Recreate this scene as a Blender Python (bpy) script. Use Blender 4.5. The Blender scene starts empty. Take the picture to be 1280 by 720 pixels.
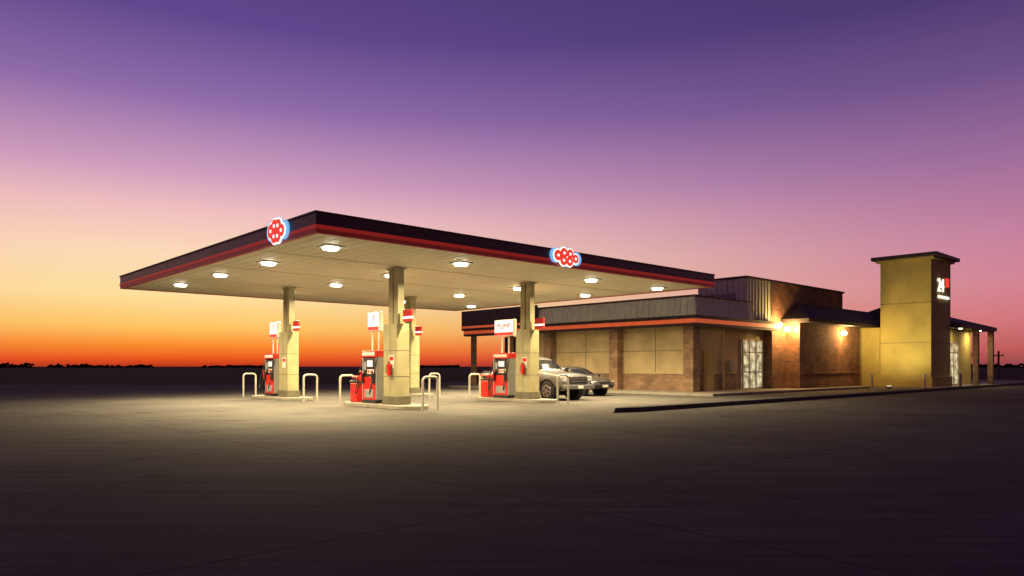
import bpy, bmesh, math, random
from mathutils import Vector, Matrix
random.seed(4)
scene=bpy.context.scene
scene.view_settings.view_transform='Standard'
scene.view_settings.look='None'
scene.view_settings.exposure=0

def lin(r,g,b):
    def f(c):
        c/=255.0
        return c/12.92 if c<=0.04045 else ((c+0.055)/1.055)**2.4
    return (f(r),f(g),f(b),1)

# ------------------------------------------------------------------ materials
def newmat(name):
    m=bpy.data.materials.new(name); m.use_nodes=True
    nt=m.node_tree
    return m,nt,nt.nodes['Principled BSDF']

def mat(name,col,rough=0.6,metal=0.0,noise=0.25,scale=3.0,bump=0.0,bscale=40,coat=0,spec=0.5,em=0):
    m,nt,p=newmat(name)
    p.inputs['Roughness'].default_value=rough
    p.inputs['Metallic'].default_value=metal
    p.inputs['Specular IOR Level'].default_value=spec
    if coat: p.inputs['Coat Weight'].default_value=coat
    tc=nt.nodes.new('ShaderNodeTexCoord')
    n=nt.nodes.new('ShaderNodeTexNoise'); n.inputs['Scale'].default_value=scale
    n.inputs['Detail'].default_value=6
    nt.links.new(tc.outputs['Object'],n.inputs['Vector'])
    r=nt.nodes.new('ShaderNodeValToRGB')
    r.color_ramp.elements[0].position=0.3; r.color_ramp.elements[1].position=0.7
    a=tuple(c*(1-noise) for c in col[:3])+(1,); b=tuple(min(1,c*(1+noise)) for c in col[:3])+(1,)
    r.color_ramp.elements[0].color=a; r.color_ramp.elements[1].color=b
    nt.links.new(n.outputs['Fac'],r.inputs['Fac'])
    nt.links.new(r.outputs['Color'],p.inputs['Base Color'])
    if em:
        nt.links.new(r.outputs['Color'],p.inputs['Emission Color']); p.inputs['Emission Strength'].default_value=em
    if bump:
        n2=nt.nodes.new('ShaderNodeTexNoise'); n2.inputs['Scale'].default_value=bscale; n2.inputs['Detail'].default_value=4
        nt.links.new(tc.outputs['Object'],n2.inputs['Vector'])
        bp=nt.nodes.new('ShaderNodeBump'); bp.inputs['Strength'].default_value=bump; bp.inputs['Distance'].default_value=0.02
        nt.links.new(n2.outputs['Fac'],bp.inputs['Height']); nt.links.new(bp.outputs['Normal'],p.inputs['Normal'])
    return m

def emit(name,col,s):
    m,nt,p=newmat(name)
    p.inputs['Base Color'].default_value=tuple(c*0.5 for c in col[:3])+(1,)
    p.inputs['Emission Color'].default_value=tuple(col[:3])+(1,)
    p.inputs['Emission Strength'].default_value=s
    return m

def brickmat(name,c1,c2,mortar,bw=0.4,rh=0.13,ms=0.012):
    m,nt,p=newmat(name)
    tc=nt.nodes.new('ShaderNodeTexCoord'); sx=nt.nodes.new('ShaderNodeSeparateXYZ')
    nt.links.new(tc.outputs['Object'],sx.inputs[0])
    ad=nt.nodes.new('ShaderNodeMath'); ad.operation='ADD'
    nt.links.new(sx.outputs[0],ad.inputs[0]); nt.links.new(sx.outputs[1],ad.inputs[1])
    cb=nt.nodes.new('ShaderNodeCombineXYZ'); nt.links.new(ad.outputs[0],cb.inputs[0]); nt.links.new(sx.outputs[2],cb.inputs[1])
    bt=nt.nodes.new('ShaderNodeTexBrick'); nt.links.new(cb.outputs[0],bt.inputs['Vector'])
    bt.inputs['Scale'].default_value=1; bt.inputs['Brick Width'].default_value=bw; bt.inputs['Row Height'].default_value=rh
    bt.inputs['Mortar Size'].default_value=ms; bt.inputs['Color1'].default_value=c1; bt.inputs['Color2'].default_value=c2
    bt.inputs['Mortar'].default_value=mortar; bt.inputs['Bias'].default_value=0
    n=nt.nodes.new('ShaderNodeTexNoise'); n.inputs['Scale'].default_value=1.3; n.inputs['Detail'].default_value=8
    nt.links.new(tc.outputs['Object'],n.inputs['Vector'])
    mr=nt.nodes.new('ShaderNodeMapRange'); mr.inputs[1].default_value=.3; mr.inputs[2].default_value=.7; mr.inputs[3].default_value=.6; mr.inputs[4].default_value=1.25
    nt.links.new(n.outputs['Fac'],mr.inputs[0])
    mx=nt.nodes.new('ShaderNodeVectorMath'); mx.operation='SCALE'
    nt.links.new(bt.outputs['Color'],mx.inputs[0]); nt.links.new(mr.outputs[0],mx.inputs['Scale'])
    nt.links.new(mx.outputs[0],p.inputs['Base Color'])
    bp=nt.nodes.new('ShaderNodeBump'); bp.inputs['Strength'].default_value=0.6; bp.inputs['Distance'].default_value=0.02; bp.invert=True
    nt.links.new(bt.outputs['Fac'],bp.inputs['Height']); nt.links.new(bp.outputs['Normal'],p.inputs['Normal'])
    p.inputs['Roughness'].default_value=.85
    return m

def ground_mat():
    m,nt,p=newmat('asphalt_lot')
    N=nt.nodes; L=nt.links
    tc=N.new('ShaderNodeTexCoord')
    mp=N.new('ShaderNodeMapping'); mp.inputs['Rotation'].default_value=(0,0,-math.radians(42.73)); L.new(tc.outputs['Object'],mp.inputs[0])
    n1=N.new('ShaderNodeTexNoise'); n1.inputs['Scale'].default_value=0.2; n1.inputs['Detail'].default_value=10; n1.inputs['Roughness'].default_value=.66
    L.new(mp.outputs[0],n1.inputs['Vector'])
    r1=N.new('ShaderNodeValToRGB'); e=r1.color_ramp.elements
    e[0].position=.3; e[0].color=(0.068,0.064,0.061,1); e[1].position=.72; e[1].color=(0.135,0.127,0.117,1)
    L.new(n1.outputs['Fac'],r1.inputs['Fac'])
    ms=N.new('ShaderNodeMapping'); ms.inputs['Scale'].default_value=(0.3,4.5,1); ms.inputs['Rotation'].default_value=(0,0,math.radians(12)); L.new(tc.outputs['Object'],ms.inputs[0])
    n2=N.new('ShaderNodeTexNoise'); n2.inputs['Scale'].default_value=1.2; n2.inputs['Detail'].default_value=8; L.new(ms.outputs[0],n2.inputs['Vector'])
    mr=N.new('ShaderNodeMapRange'); mr.inputs[1].default_value=.3; mr.inputs[2].default_value=.7; mr.inputs[3].default_value=.74; mr.inputs[4].default_value=1.22
    L.new(n2.outputs['Fac'],mr.inputs[0])
    s1=N.new('ShaderNodeVectorMath'); s1.operation='SCALE'; L.new(r1.outputs[0],s1.inputs[0]); L.new(mr.outputs[0],s1.inputs['Scale'])
    bt=N.new('ShaderNodeTexBrick'); bt.offset=0; bt.inputs['Scale'].default_value=1; bt.inputs['Brick Width'].default_value=5.5; bt.inputs['Row Height'].default_value=5.5
    bt.inputs['Mortar Size'].default_value=.022; bt.inputs['Mortar Smooth'].default_value=.3
    dn=N.new('ShaderNodeTexNoise'); dn.inputs['Scale'].default_value=1.5; dn.inputs['Detail'].default_value=4; L.new(tc.outputs['Object'],dn.inputs['Vector'])
    va=N.new('ShaderNodeVectorMath'); va.operation='MULTIPLY_ADD'; va.inputs[1].default_value=(.12,.12,0)
    L.new(dn.outputs['Color'],va.inputs[0]); L.new(mp.outputs[0],va.inputs[2])
    L.new(va.outputs[0],bt.inputs['Vector'])
    jb=N.new('ShaderNodeMath'); jb.operation='MULTIPLY'; jb.inputs[1].default_value=.6; L.new(bt.outputs['Fac'],jb.inputs[0])
    vo=N.new('ShaderNodeTexNoise'); vo.inputs['Scale'].default_value=.9; vo.inputs['Detail'].default_value=3; L.new(tc.outputs['Object'],vo.inputs['Vector'])
    cr=N.new('ShaderNodeMapRange'); cr.inputs[1].default_value=.60; cr.inputs[2].default_value=.75; cr.inputs[3].default_value=0; cr.inputs[4].default_value=.5; L.new(vo.outputs['Fac'],cr.inputs[0])
    mxx=N.new('ShaderNodeMath'); mxx.operation='MAXIMUM'; L.new(jb.outputs[0],mxx.inputs[0]); L.new(cr.outputs[0],mxx.inputs[1])
    mix=N.new('ShaderNodeMix'); mix.data_type='RGBA'; L.new(mxx.outputs[0],mix.inputs['Factor']); L.new(s1.outputs[0],mix.inputs['A']); mix.inputs['B'].default_value=(.025,.022,.02,1)
    L.new(mix.outputs['Result'],p.inputs['Base Color'])
    n3=N.new('ShaderNodeTexNoise'); n3.inputs['Scale'].default_value=30; n3.inputs['Detail'].default_value=5; L.new(tc.outputs['Object'],n3.inputs['Vector'])
    sub=N.new('ShaderNodeMath'); sub.operation='SUBTRACT'; L.new(n3.outputs['Fac'],sub.inputs[0]); L.new(jb.outputs[0],sub.inputs[1])
    bp=N.new('ShaderNodeBump'); bp.inputs['Strength'].default_value=.6; bp.inputs['Distance'].default_value=.018
    L.new(sub.outputs[0],bp.inputs['Height']); L.new(bp.outputs['Normal'],p.inputs['Normal'])
    p.inputs['Roughness'].default_value=.9; p.inputs['Specular IOR Level'].default_value=.12
    return m

M={}
M['lot']=ground_mat()
M['field']=mat('field_soil',(.020,.018,.015,1),.95,noise=.4,scale=.05,spec=.05)
M['conc']=mat('concrete',(.26,.24,.20,1),.9,noise=.2,scale=2,bump=.3)
M['curb']=mat('curb_concrete',(.055,.05,.047,1),.95,noise=.35,scale=3,bump=.3)
M['fascia']=mat('fascia_dark',(.048,.018,.027,1),.42,noise=.15,scale=1)
M['redstripe']=emit('red_led_stripe',(.62,.035,.02),.28)
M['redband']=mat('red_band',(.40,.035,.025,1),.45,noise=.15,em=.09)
M['storebandglow']=mat('store_red_band_glow',(.66,.11,.03,1),.45,noise=.12,em=.55)  # emission stands in for the light the eave band catches
M['soffit']=mat('soffit_panel',(.82,.77,.58,1),.5,noise=.05,scale=.4)
M['soffitseam']=mat('soffit_seam',(.50,.47,.35,1),.6)
M['roof']=mat('roof_membrane',(.10,.10,.10,1),.9)
M['column']=mat('column_cladding',(.34,.32,.18,1),.38,noise=.18,scale=2)
M['seam']=mat('seam_dark',(.12,.11,.07,1),.6)
M['stucco']=mat('stucco_beige',(.44,.35,.19,1),.9,noise=.16,scale=1.2,bump=.35,bscale=60)
M['towerst']=mat('stucco_olive',(.46,.39,.12,1),.9,noise=.16,scale=.8,bump=.3,bscale=50)
M['brick']=brickmat('brick_brown',(.29,.125,.055,1),(.16,.075,.04,1),(.24,.19,.14,1))
M['stone']=brickmat('stone_pillar',(.34,.20,.11,1),(.22,.125,.07,1),(.22,.18,.13,1),bw=.5,rh=.2,ms=.02)
M['metal']=mat('standing_seam_metal',(.62,.68,.52,1),.6,noise=.10)
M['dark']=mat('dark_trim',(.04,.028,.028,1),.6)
M['frame']=mat('aluminium_frame',(.5,.5,.46,1),.35,metal=.6,noise=.1)
M['red']=mat('red_paint',(.60,.02,.015,1),.3,noise=.1,coat=.3)
M['black']=mat('black_plastic',(.02,.02,.022,1),.4)
M['white']=mat('white_paint',(.66,.65,.60,1),.35,noise=.06)
M['grey']=mat('grey_paint',(.28,.28,.27,1),.4,noise=.1)
M['rubber']=mat('rubber',(.018,.018,.018,1),.8)
M['rim']=mat('alloy_rim',(.30,.30,.30,1),.35,metal=.8,noise=.05)
M['silver']=mat('truck_paint',(.17,.168,.165,1),.26,metal=.3,noise=.05,coat=.6)
M['greycar']=mat('grey_car_paint',(.07,.07,.07,1),.25,metal=.3,noise=.05,coat=.6)
M['glass']=mat('dark_glass',(.015,.016,.02,1),.06,noise=.05,spec=1)
M['hoop']=mat('hoop_paint',(.44,.42,.35,1),.4,noise=.15)
M['lens']=emit('lamp_lens',(1,.93,.72),16)
M['sconce']=emit('sconce_glow',(1,.66,.24),40)
M['signwhite']=emit('sign_white',(1,.93,.82),1.2)
M['signred']=emit('sign_red',(.9,.05,.03),.9)
M['signblue']=emit('sign_blue',(.2,.5,.95),.9)
M['screen']=emit('pump_screen',(.75,.8,.8),.7)
m,nt,p=newmat('lit_window'); tc=nt.nodes.new('ShaderNodeTexCoord'); n=nt.nodes.new('ShaderNodeTexNoise'); n.inputs['Scale'].default_value=2.5; n.inputs['Detail'].default_value=5
nt.links.new(tc.outputs['Object'],n.inputs['Vector']); r=nt.nodes.new('ShaderNodeValToRGB'); r.color_ramp.elements[0].position=.35; r.color_ramp.elements[0].color=(.12,.08,.03,1)
r.color_ramp.elements[1].position=.65; r.color_ramp.elements[1].color=(1,.85,.5,1); nt.links.new(n.outputs['Fac'],r.inputs['Fac']); nt.links.new(r.outputs[0],p.inputs['Emission Color'])
p.inputs['Emission Strength'].default_value=.9; p.inputs['Base Color'].default_value=(.05,.05,.05,1); p.inputs['Roughness'].default_value=.1
M['storelit']=m
M['headlamp']=mat('headlamp_glass',(.4,.4,.4,1),.1,noise=.05,spec=1)
M['tail']=mat('tail_lamp',(.3,.01,.01,1),.2)

# ------------------------------------------------------------------ helpers
def link(o,parent=None):
    scene.collection.objects.link(o)
    if parent: o.parent=parent
    return o
def empty(name,loc=(0,0,0),rot=0):
    o=bpy.data.objects.new(name,None); o.location=loc; o.rotation_euler=(0,0,rot); o.empty_display_size=.3
    return link(o)
def meshobj(name,verts,faces,material,parent=None,bevel=0,smooth=False):
    me=bpy.data.meshes.new(name); me.from_pydata(verts,[],faces); me.update()
    bm=bmesh.new(); bm.from_mesh(me); bmesh.ops.recalc_face_normals(bm,faces=bm.faces); bm.to_mesh(me); bm.free()
    if smooth:
        for f in me.polygons: f.use_smooth=True
    me.materials.append(M[material]); o=bpy.data.objects.new(name,me); link(o,parent)
    if bevel:
        b=o.modifiers.new('b','BEVEL'); b.width=bevel; b.segments=2; b.limit_method='ANGLE'
    return o
def box(name,x,y,z,material,parent=None,bevel=0):
    v=[(i,j,k) for i in x for j in y for k in z]
    f=[(0,1,3,2),(4,6,7,5),(0,4,5,1),(2,3,7,6),(0,2,6,4),(1,5,7,3)]
    return meshobj(name,v,f,material,parent,bevel)
def cyl(name,c,r,h,axis,material,parent=None,seg=24,sx=1,sy=1,bevel=0):
    v=[];f=[]
    for k in (-h/2,h/2):
        for i in range(seg):
            t=2*math.pi*i/seg; u=r*math.cos(t)*sx; w=r*math.sin(t)*sy
            if axis=='z': q=(u,w,k)
            elif axis=='x': q=(k,u,w)
            else: q=(u,k,w)
            v.append((c[0]+q[0],c[1]+q[1],c[2]+q[2]))
    f.append(tuple(range(seg-1,-1,-1))); f.append(tuple(range(seg,2*seg)))
    for i in range(seg):
        j=(i+1)%seg; f.append((i,j,seg+j,seg+i))
    return meshobj(name,v,f,material,parent,bevel)
def tube(name,pts,r,material,parent=None,smoothpts=False):
    cu=bpy.data.curves.new(name,'CURVE'); cu.dimensions='3D'; cu.bevel_depth=r; cu.bevel_resolution=3
    sp=cu.splines.new('NURBS' if smoothpts else 'POLY'); sp.points.add(len(pts)-1)
    for q,pt in zip(sp.points,pts): q.co=(*pt,1)
    if smoothpts: sp.use_endpoint_u=True; sp.order_u=3
    cu.use_fill_caps=True
    t=bpy.data.objects.new(name+'_c',cu); scene.collection.objects.link(t)
    bpy.context.view_layer.update()
    dg=bpy.context.evaluated_depsgraph_get(); me=bpy.data.meshes.new_from_object(t.evaluated_get(dg)); 
    bpy.data.objects.remove(t)
    for f in me.polygons: f.use_smooth=True
    me.materials.clear(); me.materials.append(M[material])
    return link(bpy.data.objects.new(name,me),parent)
def text(name,s,size,loc,rot,material,parent,ext=.01):
    cu=bpy.data.curves.new(name,'FONT'); cu.body=s; cu.size=size; cu.extrude=ext; cu.align_x='CENTER'; cu.align_y='CENTER'
    t=bpy.data.objects.new(name+'_c',cu); scene.collection.objects.link(t); bpy.context.view_layer.update()
    dg=bpy.context.evaluated_depsgraph_get(); me=bpy.data.meshes.new_from_object(t.evaluated_get(dg)); bpy.data.objects.remove(t)
    me.materials.clear(); me.materials.append(M[material]); o=bpy.data.objects.new(name,me); o.location=loc; o.rotation_euler=rot
    return link(o,parent)
def lamp(name,kind,loc,power,col,parent,size=.3,rot=(0,0,0),spread=None,spot=None):
    l=bpy.data.lights.new(name,kind); l.energy=power; l.color=col
    if kind=='AREA':
        l.shape='DISK'; l.size=size
        if spread: l.spread=math.radians(spread)
    elif kind=='SPOT':
        l.spot_size=math.radians(spot); l.spot_blend=.8; l.shadow_soft_size=size
    else: l.shadow_soft_size=size
    o=bpy.data.objects.new(name,l); o.location=loc; o.rotation_euler=rot; return link(o,parent)

ANG=math.atan2(895,969)
bx,by=math.cos(ANG),math.sin(ANG)
def to_world(org,x,y): return (org[0]+bx*x-by*y, org[1]+by*x+bx*y)
C=(-5.04,18.4); B=(9.4,37.3)

# ------------------------------------------------------------------ ground
meshobj('field',[(-4000,-400,-.06),(4000,-400,-.06),(4000,6000,-.06),(-4000,6000,-.06)],[(0,1,2,3)],'field')
meshobj('parking_lot',[(-140,-40,0),(140,-40,0),(140,62,0),(60,80,0),(6,84,0),(-14,58,0),(-140,54,0)],[tuple(range(7))],'lot')
v=[];f=[]
def tri_clump(cx,cy,w,h):
    for k in range(int(w*1.2)):
        x=cx+random.uniform(-w/2,w/2); z=abs(random.gauss(0,.35))*h; y=cy+random.uniform(-8,8); s=random.uniform(1.5,4)
        i=len(v); v.extend([(x-s,y,z-1),(x+s,y,z-1),(x+s*.4,y,z+s*.7),(x-s*.5,y,z+s*.5)]); f.append((i,i+1,i+2,i+3))
for cx,w,h in ((-640,70,4),(-560,45,4),(-500,90,2.5),(-330,120,2),(-120,110,2),(60,100,2),(560,120,3.5),(640,70,5)):
    tri_clump(cx,900,w,h)
meshobj('distant_tree_line',v,f,'field')

# ------------------------------------------------------------------ canopy
CX,CY=18.86,18.2
ZU,ZT=4.9,5.47
can=empty('gas_station_canopy',(C[0],C[1],0),ANG)
box('canopy_soffit',(.12,CX-.12),(.12,CY-.12),(ZU+.03,ZU+.12),'soffit',can)
box('canopy_roof_deck',(.12,CX-.12),(.12,CY-.12),(ZU+.3,ZU+.38),'roof',can)
for i in range(1,47):
    x=.12+i*.4
    if x<CX-.2: box('soffit_seam',(x,x+.01),(.13,CY-.13),(ZU+.024,ZU+.0285),'soffitseam',can)
for y in (3.9,8.1,12.4): box('soffit_joint',(.13,CX-.13),(y,y+.07),(ZU+.012,ZU+.023),'soffit',can)
z0,z1,z2,z3=ZU,ZU+.12,ZU+.22,ZT
def ring(nm,za,zb,mt,o):
    box(nm,(-o,CX+o),(-o,.12),(za,zb),mt,can); box(nm,(-o,CX+o),(CY-.12,CY+o),(za,zb),mt,can)
    box(nm,(-o,.12),(.12,CY-.12),(za,zb),mt,can); box(nm,(CX-.12,CX+o),(.12,CY-.12),(za,zb),mt,can)
ring('fascia_lower',z0,z1,'redband',0)
ring('fascia_stripe',z1,z2,'redstripe',.02)
ring('fascia_upper',z2,z3-.05,'fascia',0)
ring('fascia_cap',z3-.05,z3,'dark',.03)
for i in range(1,8):
    u=i*2.35
    box('fascia_joint',(-.004,-.0005),(u,u+.02),(z2,z3-.05),'black',can); box('fascia_joint',(u,u+.02),(-.004,-.0005),(z2,z3-.05),'black',can)
for y in (1.8,6.0,10.2,14.6):
    for x in (1.4,6.2,12.8,17.2):
        box('light_housing',(x-.3,x+.3),(y-.3,y+.3),(ZU-.01,ZU+.02),'white',can,.005)
        cyl('light_lens',(x,y,ZU-.045),.22,.06,'z','lens',can,24,bevel=.015)
        lamp('canopy_lamp','AREA',(x,y,ZU-.09),560,(1,.775,.42),can,.4,spread=158)
cols=[(5.3,4.3),(5.3,12.7),(11.7,4.3),(11.7,12.7)]
for (x,y) in cols:
    for dy in (-.16,.16):
        box('column_post',(x-.13,x+.13),(y+dy-.13,y+dy+.13),(.13,ZU+.02),'column',can,.01)
    box('column_capital',(x-.2,x+.2),(y-.34,y+.34),(ZU-.05,ZU+.005),'column',can,.01)
    box('column_cladding',(x-.26,x+.26),(y-.42,y+.42),(.15,2.95),'column',can,.015)
    box('column_plinth',(x-.3,x+.3),(y-.46,y+.46),(.13,.42),'seam',can,.01)
    for zz in (1.1,2.0): box('cladding_joint',(x-.264,x+.264),(y-.424,y+.424),(zz,zz+.02),'seam',can)
    for s in (-1,1): box('cladding_slot',(x+s*.2615-.002,x+s*.2615+.002),(y-.012,y+.012),(.42,2.95),'seam',can)
    box('red_sign',(x-.04,x+.04),(y-.95,y-.46),(3.0,3.42),'red',can,.01)
    box('red_sign_band',(x-.046,x+.046),(y-.95,y-.46),(3.1,3.18),'signwhite',can)
    box('notice_plate',(x-.27,x-.265),(y-.25,y+.05),(1.4,1.85),'white',can)
    box('notice_print',(x-.273,x-.2705),(y-.22,y+.02),(1.66,1.8),'red',can)
def logo(face,u,w,h):
    def disc(du,dz,r,off,mt,th=.05):
        c=(u+du,-off,ZU+.33+dz) if face=='y' else (-off,u+du,ZU+.33+dz)
        cyl('logo_disc',c,r,th,'y' if face=='y' else 'x',mt,can,28)
    s=1 if face=='y' else -1
    disc(-.42*w*s,.02,.27*h,.05,'signblue'); disc(.42*w*s,-.02,.25*h,.053,'signblue'); disc(0,0,.36*h,.056,'signblue')
    P=[(-.36,.02,.2),(-.12,.13,.19),(.12,.12,.18),(.34,-.03,.17),(-.14,-.14,.19),(.1,-.15,.18)]
    for i,(a,b,r) in enumerate(P): disc(a*w*s,b*h,r*h+.035,.085+i*.001,'signwhite',.03)
    for i,(a,b,r) in enumerate(P): disc(a*w*s,b*h,r*h-.01,.105+i*.001,'signred',.02)
    for a,b,r in P: disc(a*w*s,b*h,.05,.125,'signwhite',.015)
logo('x',2.1,.95,1.05); logo('y',9.35,1.25,.95)

# ------------------------------------------------------------------ islands + pumps
def island(x,y):
    n=10;hw=.62;y0=y-1.5;y1=y+3.0
    P=[]
    for i in range(n+1):
        t=math.pi*i/n; P.append((x+hw*math.cos(t),y1-hw+hw*math.sin(t)))
    for i in range(n+1):
        t=math.pi+math.pi*i/n; P.append((x+hw*math.cos(t),y0+hw+hw*math.sin(t)))
    k=len(P); v=[(a,b,0.002) for a,b in P]+[(a,b,.13) for a,b in P]
    f=[tuple(range(k)),tuple(range(k,2*k))]+[(i,(i+1)%k,k+(i+1)%k,k+i) for i in range(k)]
    o=meshobj('pump_island_kerb',v,f,'conc',None,.015); o.location=(C[0],C[1],0); o.rotation_euler=(0,0,ANG)
def pump(x,y,wide=False):
    wx,wy=to_world(C,x,y); e=empty('fuel_pump',(wx,wy,.13),ANG)
    box('plinth',(-.3,.3),(-.46,.46),(0,.12),'black',e,.01)
    box('lower_cabinet',(-.28,.28),(-.44,.44),(.12,.95),'red',e,.02)
    box('lower_panel',(-.292,.292),(-.3,.3),(.2,.5),'grey',e,.01)
    box('meter_head',(-.25,.25),(-.40,.40),(.95,1.62),'black',e,.02)
    box('side_pillar',(-.27,.27),(-.49,-.42),(.12,1.85),'grey',e,.015)
    box('side_pillar',(-.27,.27),(.42,.49),(.12,1.85),'grey',e,.015)
    box('crown',(-.31,.31),(-.5,.5),(1.66,1.9),'red',e,.03)
    box('crown_band',(-.315,.315),(-.42,.42),(1.72,1.84),'white',e,.01)
    for s in (-1,1):
        box('display',tuple(sorted((s*.25,s*.262))),(-.2,.16),(1.32,1.55),'screen',e)
        box('card_reader',tuple(sorted((s*.25,s*.28))),(.2,.34),(1.2,1.5),'grey',e,.01)
        box('grade_buttons',tuple(sorted((s*.25,s*.265))),(-.3,.14),(1.06,1.22),'white',e)
        for i,b in enumerate((-.22,-.08,.06)): box('grade_button',tuple(sorted((s*.265,s*.272))),(b-.04,b+.04),(1.09,1.19),'red' if i!=1 else 'grey',e)
        for q in (-.36,.36):
            box('nozzle_boot',tuple(sorted((s*.27,s*.36))),(q-.06,q+.06),(.72,1.08),'black',e,.02)
            tube('nozzle',[(s*.38,q,.78),(s*.40,q,1.0),(s*.36,q-.02,1.12),(s*.44,q-.03,1.16)],.028,'black' if q<0 else 'red',e,True)
            tube('hose',[(s*.38,q,.8),(s*.5,q*1.1,.45),(s*.56,q*1.35,.3),(s*.5,q*1.5,.6),(s*.33,q*1.42,1.3),(s*.2,q*1.3,1.75)],.02,'rubber',e,True)
    for q in (-.22,.22): tube('sign_post',[(0,q,1.9),(0,q,2.66)],.03,'white',e)
    w=.36 if not wide else .58
    box('topper_frame',(-.09,.09),(-w-.03,w+.03),(2.62,3.32),'white',e,.02)
    for s in (-1,1):
        box('topper_panel',tuple(sorted((s*.09,s*.1))),(-w,w),(2.65,3.29),'signwhite',e)
        box('topper_stripe',tuple(sorted((s*.1,s*.104))),(-w,w),(2.65,2.78),'signred',e)
        text('topper_number','7' if not wide else 'PUMP',.42 if not wide else .34,(s*.106,0,3.02),(math.pi/2,0,s*math.pi/2),'red',e,.004)
def trash(x,y):
    wx,wy=to_world(C,x,y); e=empty('trash_can',(wx,wy,.132),ANG)
    box('bin_body',(-.24,.24),(-.24,.24),(0,.72),'red',e,.04)
    box('bin_lid',(-.26,.26),(-.26,.26),(.72,.8),'black',e,.03)
    box('bin_hood',(-.2,.2),(-.2,.2),(.8,.98),'red',e,.05)
    box('bin_opening',(-.215,-.19),(-.13,.13),(.83,.93),'black',e)
def hoop(x,y,w=.3):
    wx,wy=to_world(C,x,y); pts=[]
    pts.append((-w,0,0)); pts.append((-w,0,1.0-.14))
    for i in range(7):
        t=math.pi-math.pi/2*i/6; pts.append((-w+.14+.14*math.cos(t),0,.97+.14*math.sin(t)))
    for i in range(7):
        t=math.pi/2-math.pi/2*i/6; pts.append((w-.14+.14*math.cos(t),0,.97+.14*math.sin(t)))
    pts.append((w,0,0))
    o=tube('hoop_bollard',pts,.042,'hoop'); o.location=(wx,wy,.001); o.rotation_euler=(0,0,ANG)
for i,(x,y) in enumerate(cols):
    island(x,y); pump(x,y+1.35,wide=(i==2))
    hoop(x,y-2.0); hoop(x,y+(4.2 if i==1 else 3.4))
    if i in (0,2): trash(x-.1,y+2.35)
def ext(x,y):
    wx,wy=to_world(C,x,y); e=empty('fire_extinguisher',(wx,wy,1.15),ANG)
    cyl('bottle',(-.36,0,.2),.08,.42,'z','red',e,20,bevel=.03)
    cyl('valve',(-.36,0,.45),.03,.08,'z','black',e,12)
    tube('hose',[(-.36,0,.46),(-.42,.07,.4),(-.43,.1,.2),(-.42,.09,.08)],.012,'black',e,True)
    box('bracket',(-.28,-.266),(-.06,.06),(.05,.35),'grey',e)
ext(5.3,4.2); ext(11.7,4.2)

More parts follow.
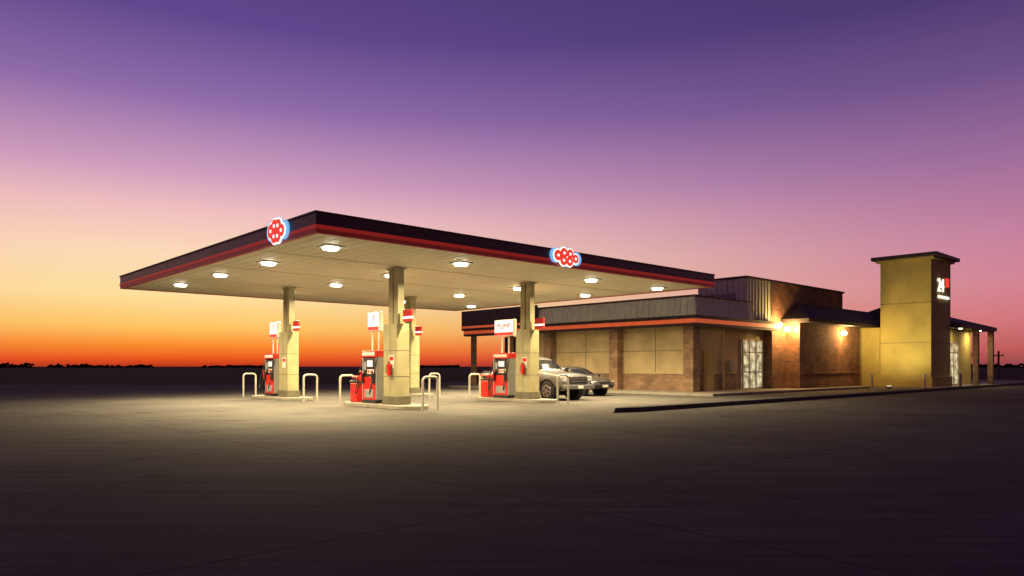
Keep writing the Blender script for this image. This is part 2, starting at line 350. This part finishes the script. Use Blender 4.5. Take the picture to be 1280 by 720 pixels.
# ------------------------------------------------------------------ cars
cuts=[]
def car(name,loc,rot,paint,kind):
    e=empty(name,(loc[0],loc[1],0.002),rot)
    if kind=='sedan':
        T=1.45;Bt=.92;LEN=4.6;R=.33;ax=(.85,3.68)
        S=[(0,.50,Bt-.10,Bt-.04,.80,.70),(.06,.35,Bt-.02,Bt+.07,.88,.76),(.75,.30,Bt+.02,Bt+.12,.91,.72),(1.15,.28,Bt+.02,T-.06,.92,.66),
           (1.55,.28,Bt+.01,T,.925,.68),(1.62,.28,Bt+.01,T,.925,.68),(2.36,.28,Bt,T-.01,.925,.68),(2.46,.28,Bt,T-.015,.925,.68),
           (2.90,.28,Bt-.01,T-.07,.92,.66),(3.50,.28,Bt-.02,Bt+.05,.915,.78),(3.65,.28,Bt-.03,Bt+.03,.91,.78),
           (4.30,.30,Bt-.12,Bt-.06,.88,.72),(4.52,.36,Bt-.22,Bt-.16,.84,.66),(4.60,.45,Bt-.34,Bt-.29,.78,.6)]
        gs={(2,3),(3,4),(5,6),(7,8),(8,9)}; gt=(2,8)
    else: # pickup
        T=1.88;Bt=1.16;LEN=5.6;R=.40;ax=(1.15,4.55)
        S=[(0,.55,Bt-.06,Bt+.0,.90,.84),(.05,.48,Bt-.02,Bt+.02,.95,.88),(1.8,.42,Bt-.01,Bt+.03,.97,.89),(1.93,.40,Bt,Bt+.05,.97,.86),(2.02,.40,Bt,T-.03,.97,.74),
           (2.2,.38,Bt,T,.97,.75),(2.75,.38,Bt,T,.97,.75),(2.84,.38,Bt,T,.97,.75),(3.35,.38,Bt-.01,T-.06,.97,.73),(3.98,.38,Bt-.01,Bt+.07,.97,.84),
           (4.15,.38,Bt-.02,Bt+.06,.97,.84),(5.1,.40,Bt-.08,Bt-.01,.95,.82),(5.4,.46,Bt-.16,Bt-.08,.93,.80),(5.52,.5,Bt-.3,Bt-.22,.88,.76)]
        gs={(5,6),(7,8),(8,9)}; gt=(3,8)
    H=LEN/2
    v=[];f=[];mi=[]
    def sec(s):
        x,zl,zb,zt,w,wt=s
        h=[(w*.9,zl),(w,zl+.18),(w*1.0,(zl+zb)/2+.08),(w*.975,zb),(wt+.03,zt-.05),(wt*.85,zt),(wt*.4,zt+.025)]
        return [(x-H,a,b) for a,b in h]+[(x-H,-a,b) for a,b in reversed(h)]
    n=14
    for s in S: v+=sec(s)
    for i in range(len(S)-1):
        for j in range(n):
            k=(j+1)%n
            f.append((i*n+j,i*n+k,(i+1)*n+k,(i+1)*n+j))
            m_=0
            if j in (3,9) and (i,i+1) in gs: m_=1
            if j in (5,6,7,4,8) and i in gt: m_=1
            mi.append(m_)
    f.append(tuple(range(n))); mi.append(0); f.append(tuple(range((len(S)-1)*n,len(S)*n))); mi.append(0)
    me=bpy.data.meshes.new('body'); me.from_pydata(v,[],f); me.materials.append(M[paint]); me.materials.append(M['glass'])
    for p_,q in zip(me.polygons,mi): p_.material_index=q; p_.use_smooth=True
    bm=bmesh.new(); bm.from_mesh(me); bmesh.ops.recalc_face_normals(bm,faces=bm.faces); bm.to_mesh(me); bm.free()
    body=link(bpy.data.objects.new('body',me),e)
    sb=body.modifiers.new('s','SUBSURF'); sb.levels=2; sb.render_levels=2
    W=.92 if kind=='sedan' else .97
    for x in (ax[0]-H,ax[1]-H):
        for s in (-1,1):
            cut=cyl('arch_cutter',(x,s*(W-.05),R+.03),R+.08,.5,'y','black',None,32); cut.parent=e
            bo=body.modifiers.new('c','BOOLEAN'); bo.operation='DIFFERENCE'; bo.object=cut; bo.solver='EXACT'
            cuts.append((body,cut))
            cyl('arch_liner',(x,s*(W-.22),R+.03),R+.07,.3,'y','rubber',e,32)
            cyl('tyre',(x,s*(W-.12),R),R,.22,'y','rubber',e,32,bevel=.03)
            cyl('rim',(x,s*(W-.015),R),R*.66,.03,'y','rim',e,24,bevel=.01)
            for q in range(5):
                t=q*2*math.pi/5; cx=x+R*.38*math.cos(t+.6); cz=R+R*.38*math.sin(t+.6)
                cyl('rim_gap',(cx,s*(W+.002),cz),R*.15,.01,'y','black',e,12)
    z=Bt-.24
    F=H
    for s in (-1,1):
        yy=lambda a,b: tuple(sorted((s*a,s*b)))
        if kind=='sedan':
            box('headlamp',(F-.22,F-.065),yy(.5,.80),(z-.08,z+.06),'headlamp',e,.03)
            box('tail_lamp',(-F+.03,-F+.12),yy(.62,.84),(z-.02,z+.22),'tail',e,.02)
            dh=((-.55,-.39),(.42,.58)); sill=(-1.0,.95)
        else:
            box('headlamp',(F-.28,F-.10),yy(.60,.91),(z-.12,z+.12),'headlamp',e,.03)
            box('tail_lamp',(-F+.0,-F+.1),yy(.78,.93),(z-.22,z+.2),'tail',e,.02)
            dh=((-.1,.06),(.1,.26)); sill=(-1.1,1.2)
            box('running_board',(-.7,1.1),yy(.90,1.03),(.36,.42),'black',e,.01)
        box('mirror',((.95 if kind=='sedan' else .95),(1.1 if kind=='sedan' else 1.12)),yy(W+.01,W+.18),(Bt+.02,Bt+(.16 if kind=='sedan' else .26)),'black',e,.03)
        for a,b in dh: box('door_handle',(a,b),yy(W+.0,W+.02),(Bt-.12,Bt-.08),'frame',e,.005)
        box('sill_trim',sill,yy(W-.02,W+.008),(.29 if kind=='sedan' else .39,.42 if kind=='sedan' else .5),'black',e,.01)
    if kind=='sedan':
        box('grille',(F-.08,F+.005),(-.45,.45),(z-.1,z+.02),'black',e,.02)
        box('lower_intake',(F-.10,F+.01),(-.62,.62),(.40,.52),'black',e,.02)
        box('bumper',(F-.14,F+.04),(-.72,.72),(.52,.60),paint,e,.03)
        box('front_plate',(F+.01,F+.048),(-.2,.2),(.44,.56),'white',e)
        box('rear_bumper',(-F-.04,-F+.12),(-.76,.76),(.42,.58),'black',e,.03)
    else:
        box('grille',(F-.14,F-.04),(-.56,.56),(z-.2,z+.12),'black',e,.03)
        for q in (-.1,0,.08): box('grille_bar',(F-.04,F-.02),(-.55,.55),(z+q-.015,z+q+.015),'rim',e,.005)
        box('bumper',(F-.18,F+.06),(-.92,.92),(.48,.68),'rim',e,.05)
        box('front_plate',(F+.06,F+.07),(-.16,.16),(.52,.64),'white',e)
        box('rear_bumper',(-F-.1,-F+.08),(-.9,.9),(.5,.66),'rim',e,.04)
        box('tonneau_cover',(-F+.12,-F+1.78),(-.8,.8),(Bt+.03,Bt+.065),'black',e,.01)
        box('tailgate_handle',(-F-.02,-F+.03),(-.12,.12),(.92,1.0),'black',e,.01)
    return e
rotcar=ANG-math.pi/2     # nose towards -a
car('pickup_truck',(1.0,32.7),rotcar,'silver','pickup')
car('sedan',(3.0,36.8),rotcar,'greycar','sedan')
bpy.context.view_layer.update()
dg=bpy.context.evaluated_depsgraph_get()
done={}
for body,cut in cuts:
    if body.name not in done:
        done[body.name]=(body,bpy.data.meshes.new_from_object(body.evaluated_get(dg)))
for body,me in done.values():
    body.modifiers.clear(); body.data=me
for body,cut in cuts: bpy.data.objects.remove(cut)

# ------------------------------------------------------------------ store
st=empty('convenience_store',(B[0],B[1],0),ANG)
box('wing_wall',(.4,5.2),(.4,13.5),(.13,4.9),'stucco',st)
box('wing_wall_base',(.37,5.1),(.37,10.6),(.13,1.05),'stone',st)
box('wall_base_cap',(.34,5.1),(.34,10.6),(1.05,1.11),'stucco',st,.008)
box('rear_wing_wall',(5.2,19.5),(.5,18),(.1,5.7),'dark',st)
box('parapet_cap',(5.1,19.6),(3.1,18.1),(5.7,5.8),'dark',st)
for y in (0,5.0,10.3): box('stone_pillar',(-.12,.5),(y-.12,y+.5),(.13,3.6),'stone',st,.01)
for y in (13.8,17.6): box('porch_post',(-.2,.1),(y,y+.3),(.0,3.6),'stone',st,.01)
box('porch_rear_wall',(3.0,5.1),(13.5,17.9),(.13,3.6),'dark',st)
for y in (2.6,7.7): box('stucco_joint',(.385,.4),(y,y+.03),(1.11,3.6),'seam',st)
box('stucco_reveal',(.385,.4),(.6,13),(2.3,2.33),'seam',st)
def eave(za,zb,mt,o):
    box('eave_band',(-.6-o,5.2),(-.6-o,-.2),(za,zb),mt,st)
    box('eave_band',(-.6-o,-.2),(-.2,18.2),(za,zb),mt,st)
    box('entry_band',(5.2,8.2),(-.6-o,-.2),(za,zb),mt,st)
box('eave_soffit',(-.55,.5),(-.55,18.2),(3.6,3.66),'stucco',st)
box('eave_soffit',(.5,8.3),(-.55,.5),(3.6,3.66),'stucco',st)
for za,zb,mt,o in ((3.56,3.70,'dark',0),(3.70,3.92,'storebandglow',.015),(3.92,4.1,'dark',0)): eave(za,zb,mt,o)
def slope(nm,quad,mt): 
    meshobj(nm,quad,[(0,1,2,3)],mt,st)
slope('mansard_left',[(-.58,-.58,4.1),(-.58,18.2,4.1),(-.4,18.2,5.05),(-.4,-.4,5.05)],'metal')
slope('mansard_front',[(-.58,-.58,4.1),(5.2,-.58,4.1),(5.2,-.4,5.05),(-.4,-.4,5.05)],'metal')
box('wing_roof',(-.38,5.2),(-.38,18.2),(4.95,5.04),'roof',st)
box('mansard_cap',(-.46,5.2),(-.46,-.3),(5.055,5.13),'dark',st); box('mansard_cap',(-.46,-.3),(-.3,18.2),(5.055,5.13),'dark',st)
def rib(p,q): tube('seam_rib',[p,q],.025,'metal',st)
for i in range(0,46):
    y=-.4+i*.4; rib((-.585,y,4.1),(-.405,y,5.06))
for i in range(0,14):
    x=-.4+i*.4; rib((x,-.585,4.1),(x,-.405,5.06))
box('porch_signboard',(-.72,-.62),(10.8,18.3),(3.95,5.3),'dark',st,.01)
box('porch_signboard_stripe',(-.735,-.72),(10.8,18.3),(4.1,4.25),'storebandglow',st)
box('raised_panel',(5.2,8.2),(-.1,3),(3.66,6.5),'metal',st)
for i in range(0,9):
    x=5.3+i*.35; box('panel_rib',(x,x+.03),(-.14,-.1),(4.1,6.5),'metal',st)
for i in range(0,9):
    y=.0+i*.35; box('panel_rib',(5.15,5.2),(y,y+.03),(5.05,6.5),'metal',st)
box('entry_wall',(5.2,8.2),(.42,2.9),(.13,3.6),'stucco',st)
box('raised_brick',(8.2,18.2),(-.15,3),(.13,6.5),'brick',st)
box('raised_cap',(5.1,18.3),(-.25,3.1),(6.5,6.62),'dark',st,.01)
box('main_wall',(18.2,23),(.3,12),(.1,5.0),'stucco',st)
box('door_glow',(5.7,7.9),(.36,.415),(.16,2.95),'storelit',st)
for x in (5.62,6.38,7.12,7.88): box('door_frame',(x,x+.08),(.29,.36),(.14,3.0),'frame',st)
for z in (.14,1.1,2.25,2.95): box('door_rail',(5.7,7.9),(.3,.35),(z,z+.07),'frame',st)
for x in (6.9,7.35): tube('door_pull',[(x,.25,1.0),(x,.22,1.05),(x,.22,1.4),(x,.25,1.45)],.015,'frame',st)
tube('downspout',[(3.6,.33,.2),(3.6,.33,3.5)],.05,'stucco',st)
box('service_door',(1.6,2.6),(.345,.4),(.14,2.3),'towerst',st,.005)
box('electrical_box',(4.2,4.6),(.25,.4),(1.2,1.8),'grey',st,.01)
box('front_block_brick',(10,19),(-1,-.15),(.13,4.1),'brick',st)
box('front_block_stucco',(19,23.2),(-1,.3),(.13,4.1),'towerst',st)
box('brick_ledge',(9.95,19.02),(-1.06,-1),(1.0,1.1),'stone',st,.01)
box('wall_window_glow',(20.0,21.4),(-1.04,-1),(1.1,2.7),'storelit',st)
box('block_eave',(9.3,23.4),(-1.9,-.15),(4.1,4.32),'dark',st,.01)
meshobj('block_hip_roof',[(9.25,-1.95,4.325),(23.4,-1.95,4.325),(23.4,-.16,5.45),(11.4,-.16,5.45),(9.25,-.16,4.325)],[(0,1,2,3),(0,3,4)],'roof',st)
# sign tower
box('tower_shaft',(18.8,22.7),(-5.5,-2.4),(.13,8.4),'towerst',st,.02)
box('tower_plinth',(18.72,22.78),(-5.58,-2.32),(.13,.8),'towerst',st,.01)
box('tower_link_wall',(19.3,22.4),(-2.4,-1.0),(.13,4.1),'towerst',st)
box('tower_cap_lower',(18.6,22.9),(-5.7,-2.2),(8.4,8.55),'towerst',st,.01)
box('tower_cap',(18.35,23.15),(-5.95,-1.95),(8.55,8.78),'dark',st,.02)
for z in (3.0,5.6): box('tower_reveal',(18.79,22.71),(-5.51,-2.39),(z,z+.03),'seam',st)
text('tower_sign_digits','24',1.25,(20.5,-5.56,6.75),(math.pi/2,0,0),'signwhite',st,.04)
box('tower_sign_badge',(21.5,22.1),(-5.6,-5.51),(6.75,7.35),'signred',st,.03)
box('tower_sign_strip',(20.0,22.1),(-5.6,-5.51),(5.95,6.12),'signwhite',st,.01)
box('right_wing_wall',(22.75,30),(-4.8,3),(.13,4.1),'towerst',st)
box('storefront_glow',(23.6,26.6),(-4.86,-4.8),(.2,3.1),'storelit',st)
for x in (23.55,24.5,25.5,26.55): box('storefront_mullion',(x,x+.09),(-4.92,-4.86),(.15,3.15),'frame',st)
for z in (.15,2.4,3.1): box('storefront_rail',(23.64,26.55),(-4.91,-4.865),(z,z+.07),'frame',st)
box('right_eave',(22.75,31.6),(-6.1,3.5),(4.1,4.35),'dark',st,.01)
meshobj('right_hip_roof',[(22.75,-6.15,4.355),(31.65,-6.15,4.355),(31.65,3.5,4.355),(22.75,3.5,4.355),(22.75,-1.5,5.9),(28.6,-1.5,5.9)],[(0,1,5,4),(1,2,5),(2,3,4,5),(3,0,4)],'roof',st)
for x in (27.3,31.1): box('wing_post',(x,x+.35),(-5.95,-5.6),(.13,4.1),'stone',st,.01)
def sconce(x,y,z,pw):
    box('sconce_plate',(x-.09,x+.09),(y,y+.05),(z-.16,z+.16),'dark',st,.01)
    cyl('sconce_globe',(x,y-.14,z),.17,.26,'z','sconce',st,20,bevel=.06)
    lamp('sconce_lamp','POINT',(x,y-.6,z-.05),pw,(1,.58,.2),st,.15)
sconce(8.7,-.2,3.95,330); sconce(9.75,-.2,3.75,190); sconce(15.9,-1.05,3.65,340)
for (x,y) in ((-.35,1.3),(-.35,3.7),(-.35,6.4),(-.35,8.8),(-.35,12.0),(1.4,-.35),(3.4,-.35),(6.8,-.35),(-.35,15),(-.35,17)):  # downlights added under the eave to even out light on the walls
    cyl('added_soffit_light',(x,y,3.59),.06,.02,'z','lens',st,16)
    lamp('added_soffit_lamp','AREA',(x,y,3.56),14,(1,.74,.38),st,.12)
for (x,y) in ((24.5,-5.6),(29,-5.6)):
    cyl('added_soffit_light',(x,y,4.09),.12,.03,'z','lens',st,16); lamp('added_soffit_lamp','AREA',(x,y,4.05),80,(1,.72,.34),st,.2)
def added_flood(x,y,tx,ty,tz,pw):  # added flood standing in for the unseen source on the tower's bright side
    wx,wy=to_world(B,x,y); e=empty('added_floodlight',(wx,wy,0.002),ANG)
    d=Vector((tx-x,ty-y,tz-.3)); q=d.to_track_quat('-Z','Y').to_euler()
    cyl('stem',(0,0,.06),.02,.12,'z','grey',e,12)
    h=box('housing',(-.13,.13),(-.09,.09),(-.02,.07),'grey',e,.02); h.location=(0,0,.2); h.rotation_euler=q
    g=box('glass',(-.11,.11),(-.07,.07),(-.03,-.022),'lens',e); g.location=(0,0,.2); g.rotation_euler=q
    dl=d.normalized()*.1
    lamp('added_flood_lamp','SPOT',(dl.x,dl.y,.2+dl.z),pw,(1,.82,.38),e,.1,q,spot=95)
added_flood(14.2,-4.6,18.8,-4,5.4,1150)

# ------------------------------------------------------------------ sidewalk, kerb
sw=meshobj('sidewalk',[(x,y,z) for z in (.001,.13) for x,y in ((-1.6,-2.2),(17.8,-2.2),(17.8,-6.3),(48,-6.3),(48,4),(19,4),(19,18.6),(-1.6,18.6))],
  [tuple(range(8)),tuple(range(8,16))]+[(i,(i+1)%8,8+(i+1)%8,8+i) for i in range(8)],'conc'); sw.location=(B[0],B[1],0); sw.rotation_euler=(0,0,ANG)
kb=meshobj('curb',[(-14.6,-6.65,.001),(-13.5,-6.95,.001),(48,-6.95,.001),(48,-6.32,.001),(-13.5,-6.35,.001),
   (-14.5,-6.65,.15),(-13.5,-6.9,.15),(48,-6.9,.15),(48,-6.32,.15),(-13.5,-6.4,.15)],
  [(0,1,2,3,4),(5,6,7,8,9)]+[(i,(i+1)%5,5+(i+1)%5,5+i) for i in range(5)],'curb'); kb.location=(B[0],B[1],0); kb.rotation_euler=(0,0,ANG)
for (x,y) in ((17.2,-5.6),(16.0,-2.9),(23.2,-5.95)):
    wx,wy=to_world(B,x,y); o=cyl('bollard',(0,0,.5),.08,1.0,'z','hoop',None,20,bevel=.04); o.location=(wx,wy,.002)
def pole(x,y,h):
    e=empty('utility_pole',(x,y,-.06)); cyl('shaft',(0,0,h/2),.11,h,'z','dark',e,12); box('crossarm',(-.6,.6),(-.06,.06),(h-.6,h-.48),'dark',e); 
    for q in (-.5,0,.5): cyl('insulator',(q,0,h-.4),.05,.16,'z','dark',e,10)
pole(53.6,83,3.6); pole(56.4,83,3.3); pole(60.5,95,3.4)

# ------------------------------------------------------------------ sky
w=bpy.data.worlds.new('sky'); scene.world=w; w.use_nodes=True
nt=w.node_tree; N=nt.nodes; L=nt.links; N.clear()
out=N.new('ShaderNodeOutputWorld'); bg=N.new('ShaderNodeBackground'); L.new(bg.outputs[0],out.inputs[0])
tc=N.new('ShaderNodeTexCoord'); sx=N.new('ShaderNodeSeparateXYZ'); L.new(tc.outputs['Generated'],sx.inputs[0])
dv=N.new('ShaderNodeMath'); dv.operation='DIVIDE'; dv.inputs[1].default_value=.6; dv.use_clamp=True; L.new(sx.outputs[2],dv.inputs[0])
def ramp(stops):
    r=N.new('ShaderNodeValToRGB')
    e=r.color_ramp.elements
    while len(e)>1: e.remove(e[-1])
    e[0].position=stops[0][0]/.6; e[0].color=lin(*stops[0][1])
    for p_,c in stops[1:]:
        q=e.new(p_/.6); q.color=lin(*c)
    L.new(dv.outputs[0],r.inputs['Fac']); return r
RL=ramp([(0,(184,54,30)),(.010,(234,86,30)),(.027,(252,140,46)),(.050,(255,196,98)),(.09,(255,224,156)),(.14,(254,218,182)),(.195,(240,192,192)),(.24,(208,158,190)),(.324,(144,108,170)),(.41,(96,72,142)),(.6,(50,38,90))])
RR=ramp([(0,(142,66,72)),(.02,(190,92,92)),(.055,(210,116,126)),(.10,(210,130,150)),(.15,(196,127,158)),(.24,(154,106,154)),(.324,(110,80,136)),(.41,(73,56,110)),(.6,(42,32,78))])
at=N.new('ShaderNodeMath'); at.operation='ARCTAN2'; L.new(sx.outputs[0],at.inputs[0]); L.new(sx.outputs[1],at.inputs[1])
ad=N.new('ShaderNodeMath'); ad.operation='ADD'; ad.inputs[1].default_value=math.radians(24); L.new(at.outputs[0],ad.inputs[0])
ab=N.new('ShaderNodeMath'); ab.operation='ABSOLUTE'; L.new(ad.outputs[0],ab.inputs[0])
mr=N.new('ShaderNodeMapRange'); mr.interpolation_type='SMOOTHSTEP'; mr.inputs[1].default_value=0; mr.inputs[2].default_value=math.radians(66); L.new(ab.outputs[0],mr.inputs[0])
mx=N.new('ShaderNodeMix'); mx.data_type='RGBA'; L.new(mr.outputs[0],mx.inputs['Factor']); L.new(RL.outputs[0],mx.inputs['A']); L.new(RR.outputs[0],mx.inputs['B'])
m2=N.new('ShaderNodeMapRange'); m2.interpolation_type='SMOOTHSTEP'; m2.inputs[1].default_value=math.radians(65); m2.inputs[2].default_value=math.radians(150); m2.inputs[3].default_value=1; m2.inputs[4].default_value=.42; L.new(ab.outputs[0],m2.inputs[0])
L.new(mx.outputs['Result'],bg.inputs[0]); L.new(m2.outputs[0],bg.inputs[1])

# ------------------------------------------------------------------ camera
cd=bpy.data.cameras.new('camera'); cam=bpy.data.objects.new('camera',cd); scene.collection.objects.link(cam)
cam.location=(0,0,1.46); cam.rotation_euler=(math.pi/2,0,0); cd.sensor_width=36; cd.lens=36*895/1280; cd.shift_y=98/1280; cd.clip_end=9000
scene.camera=cam
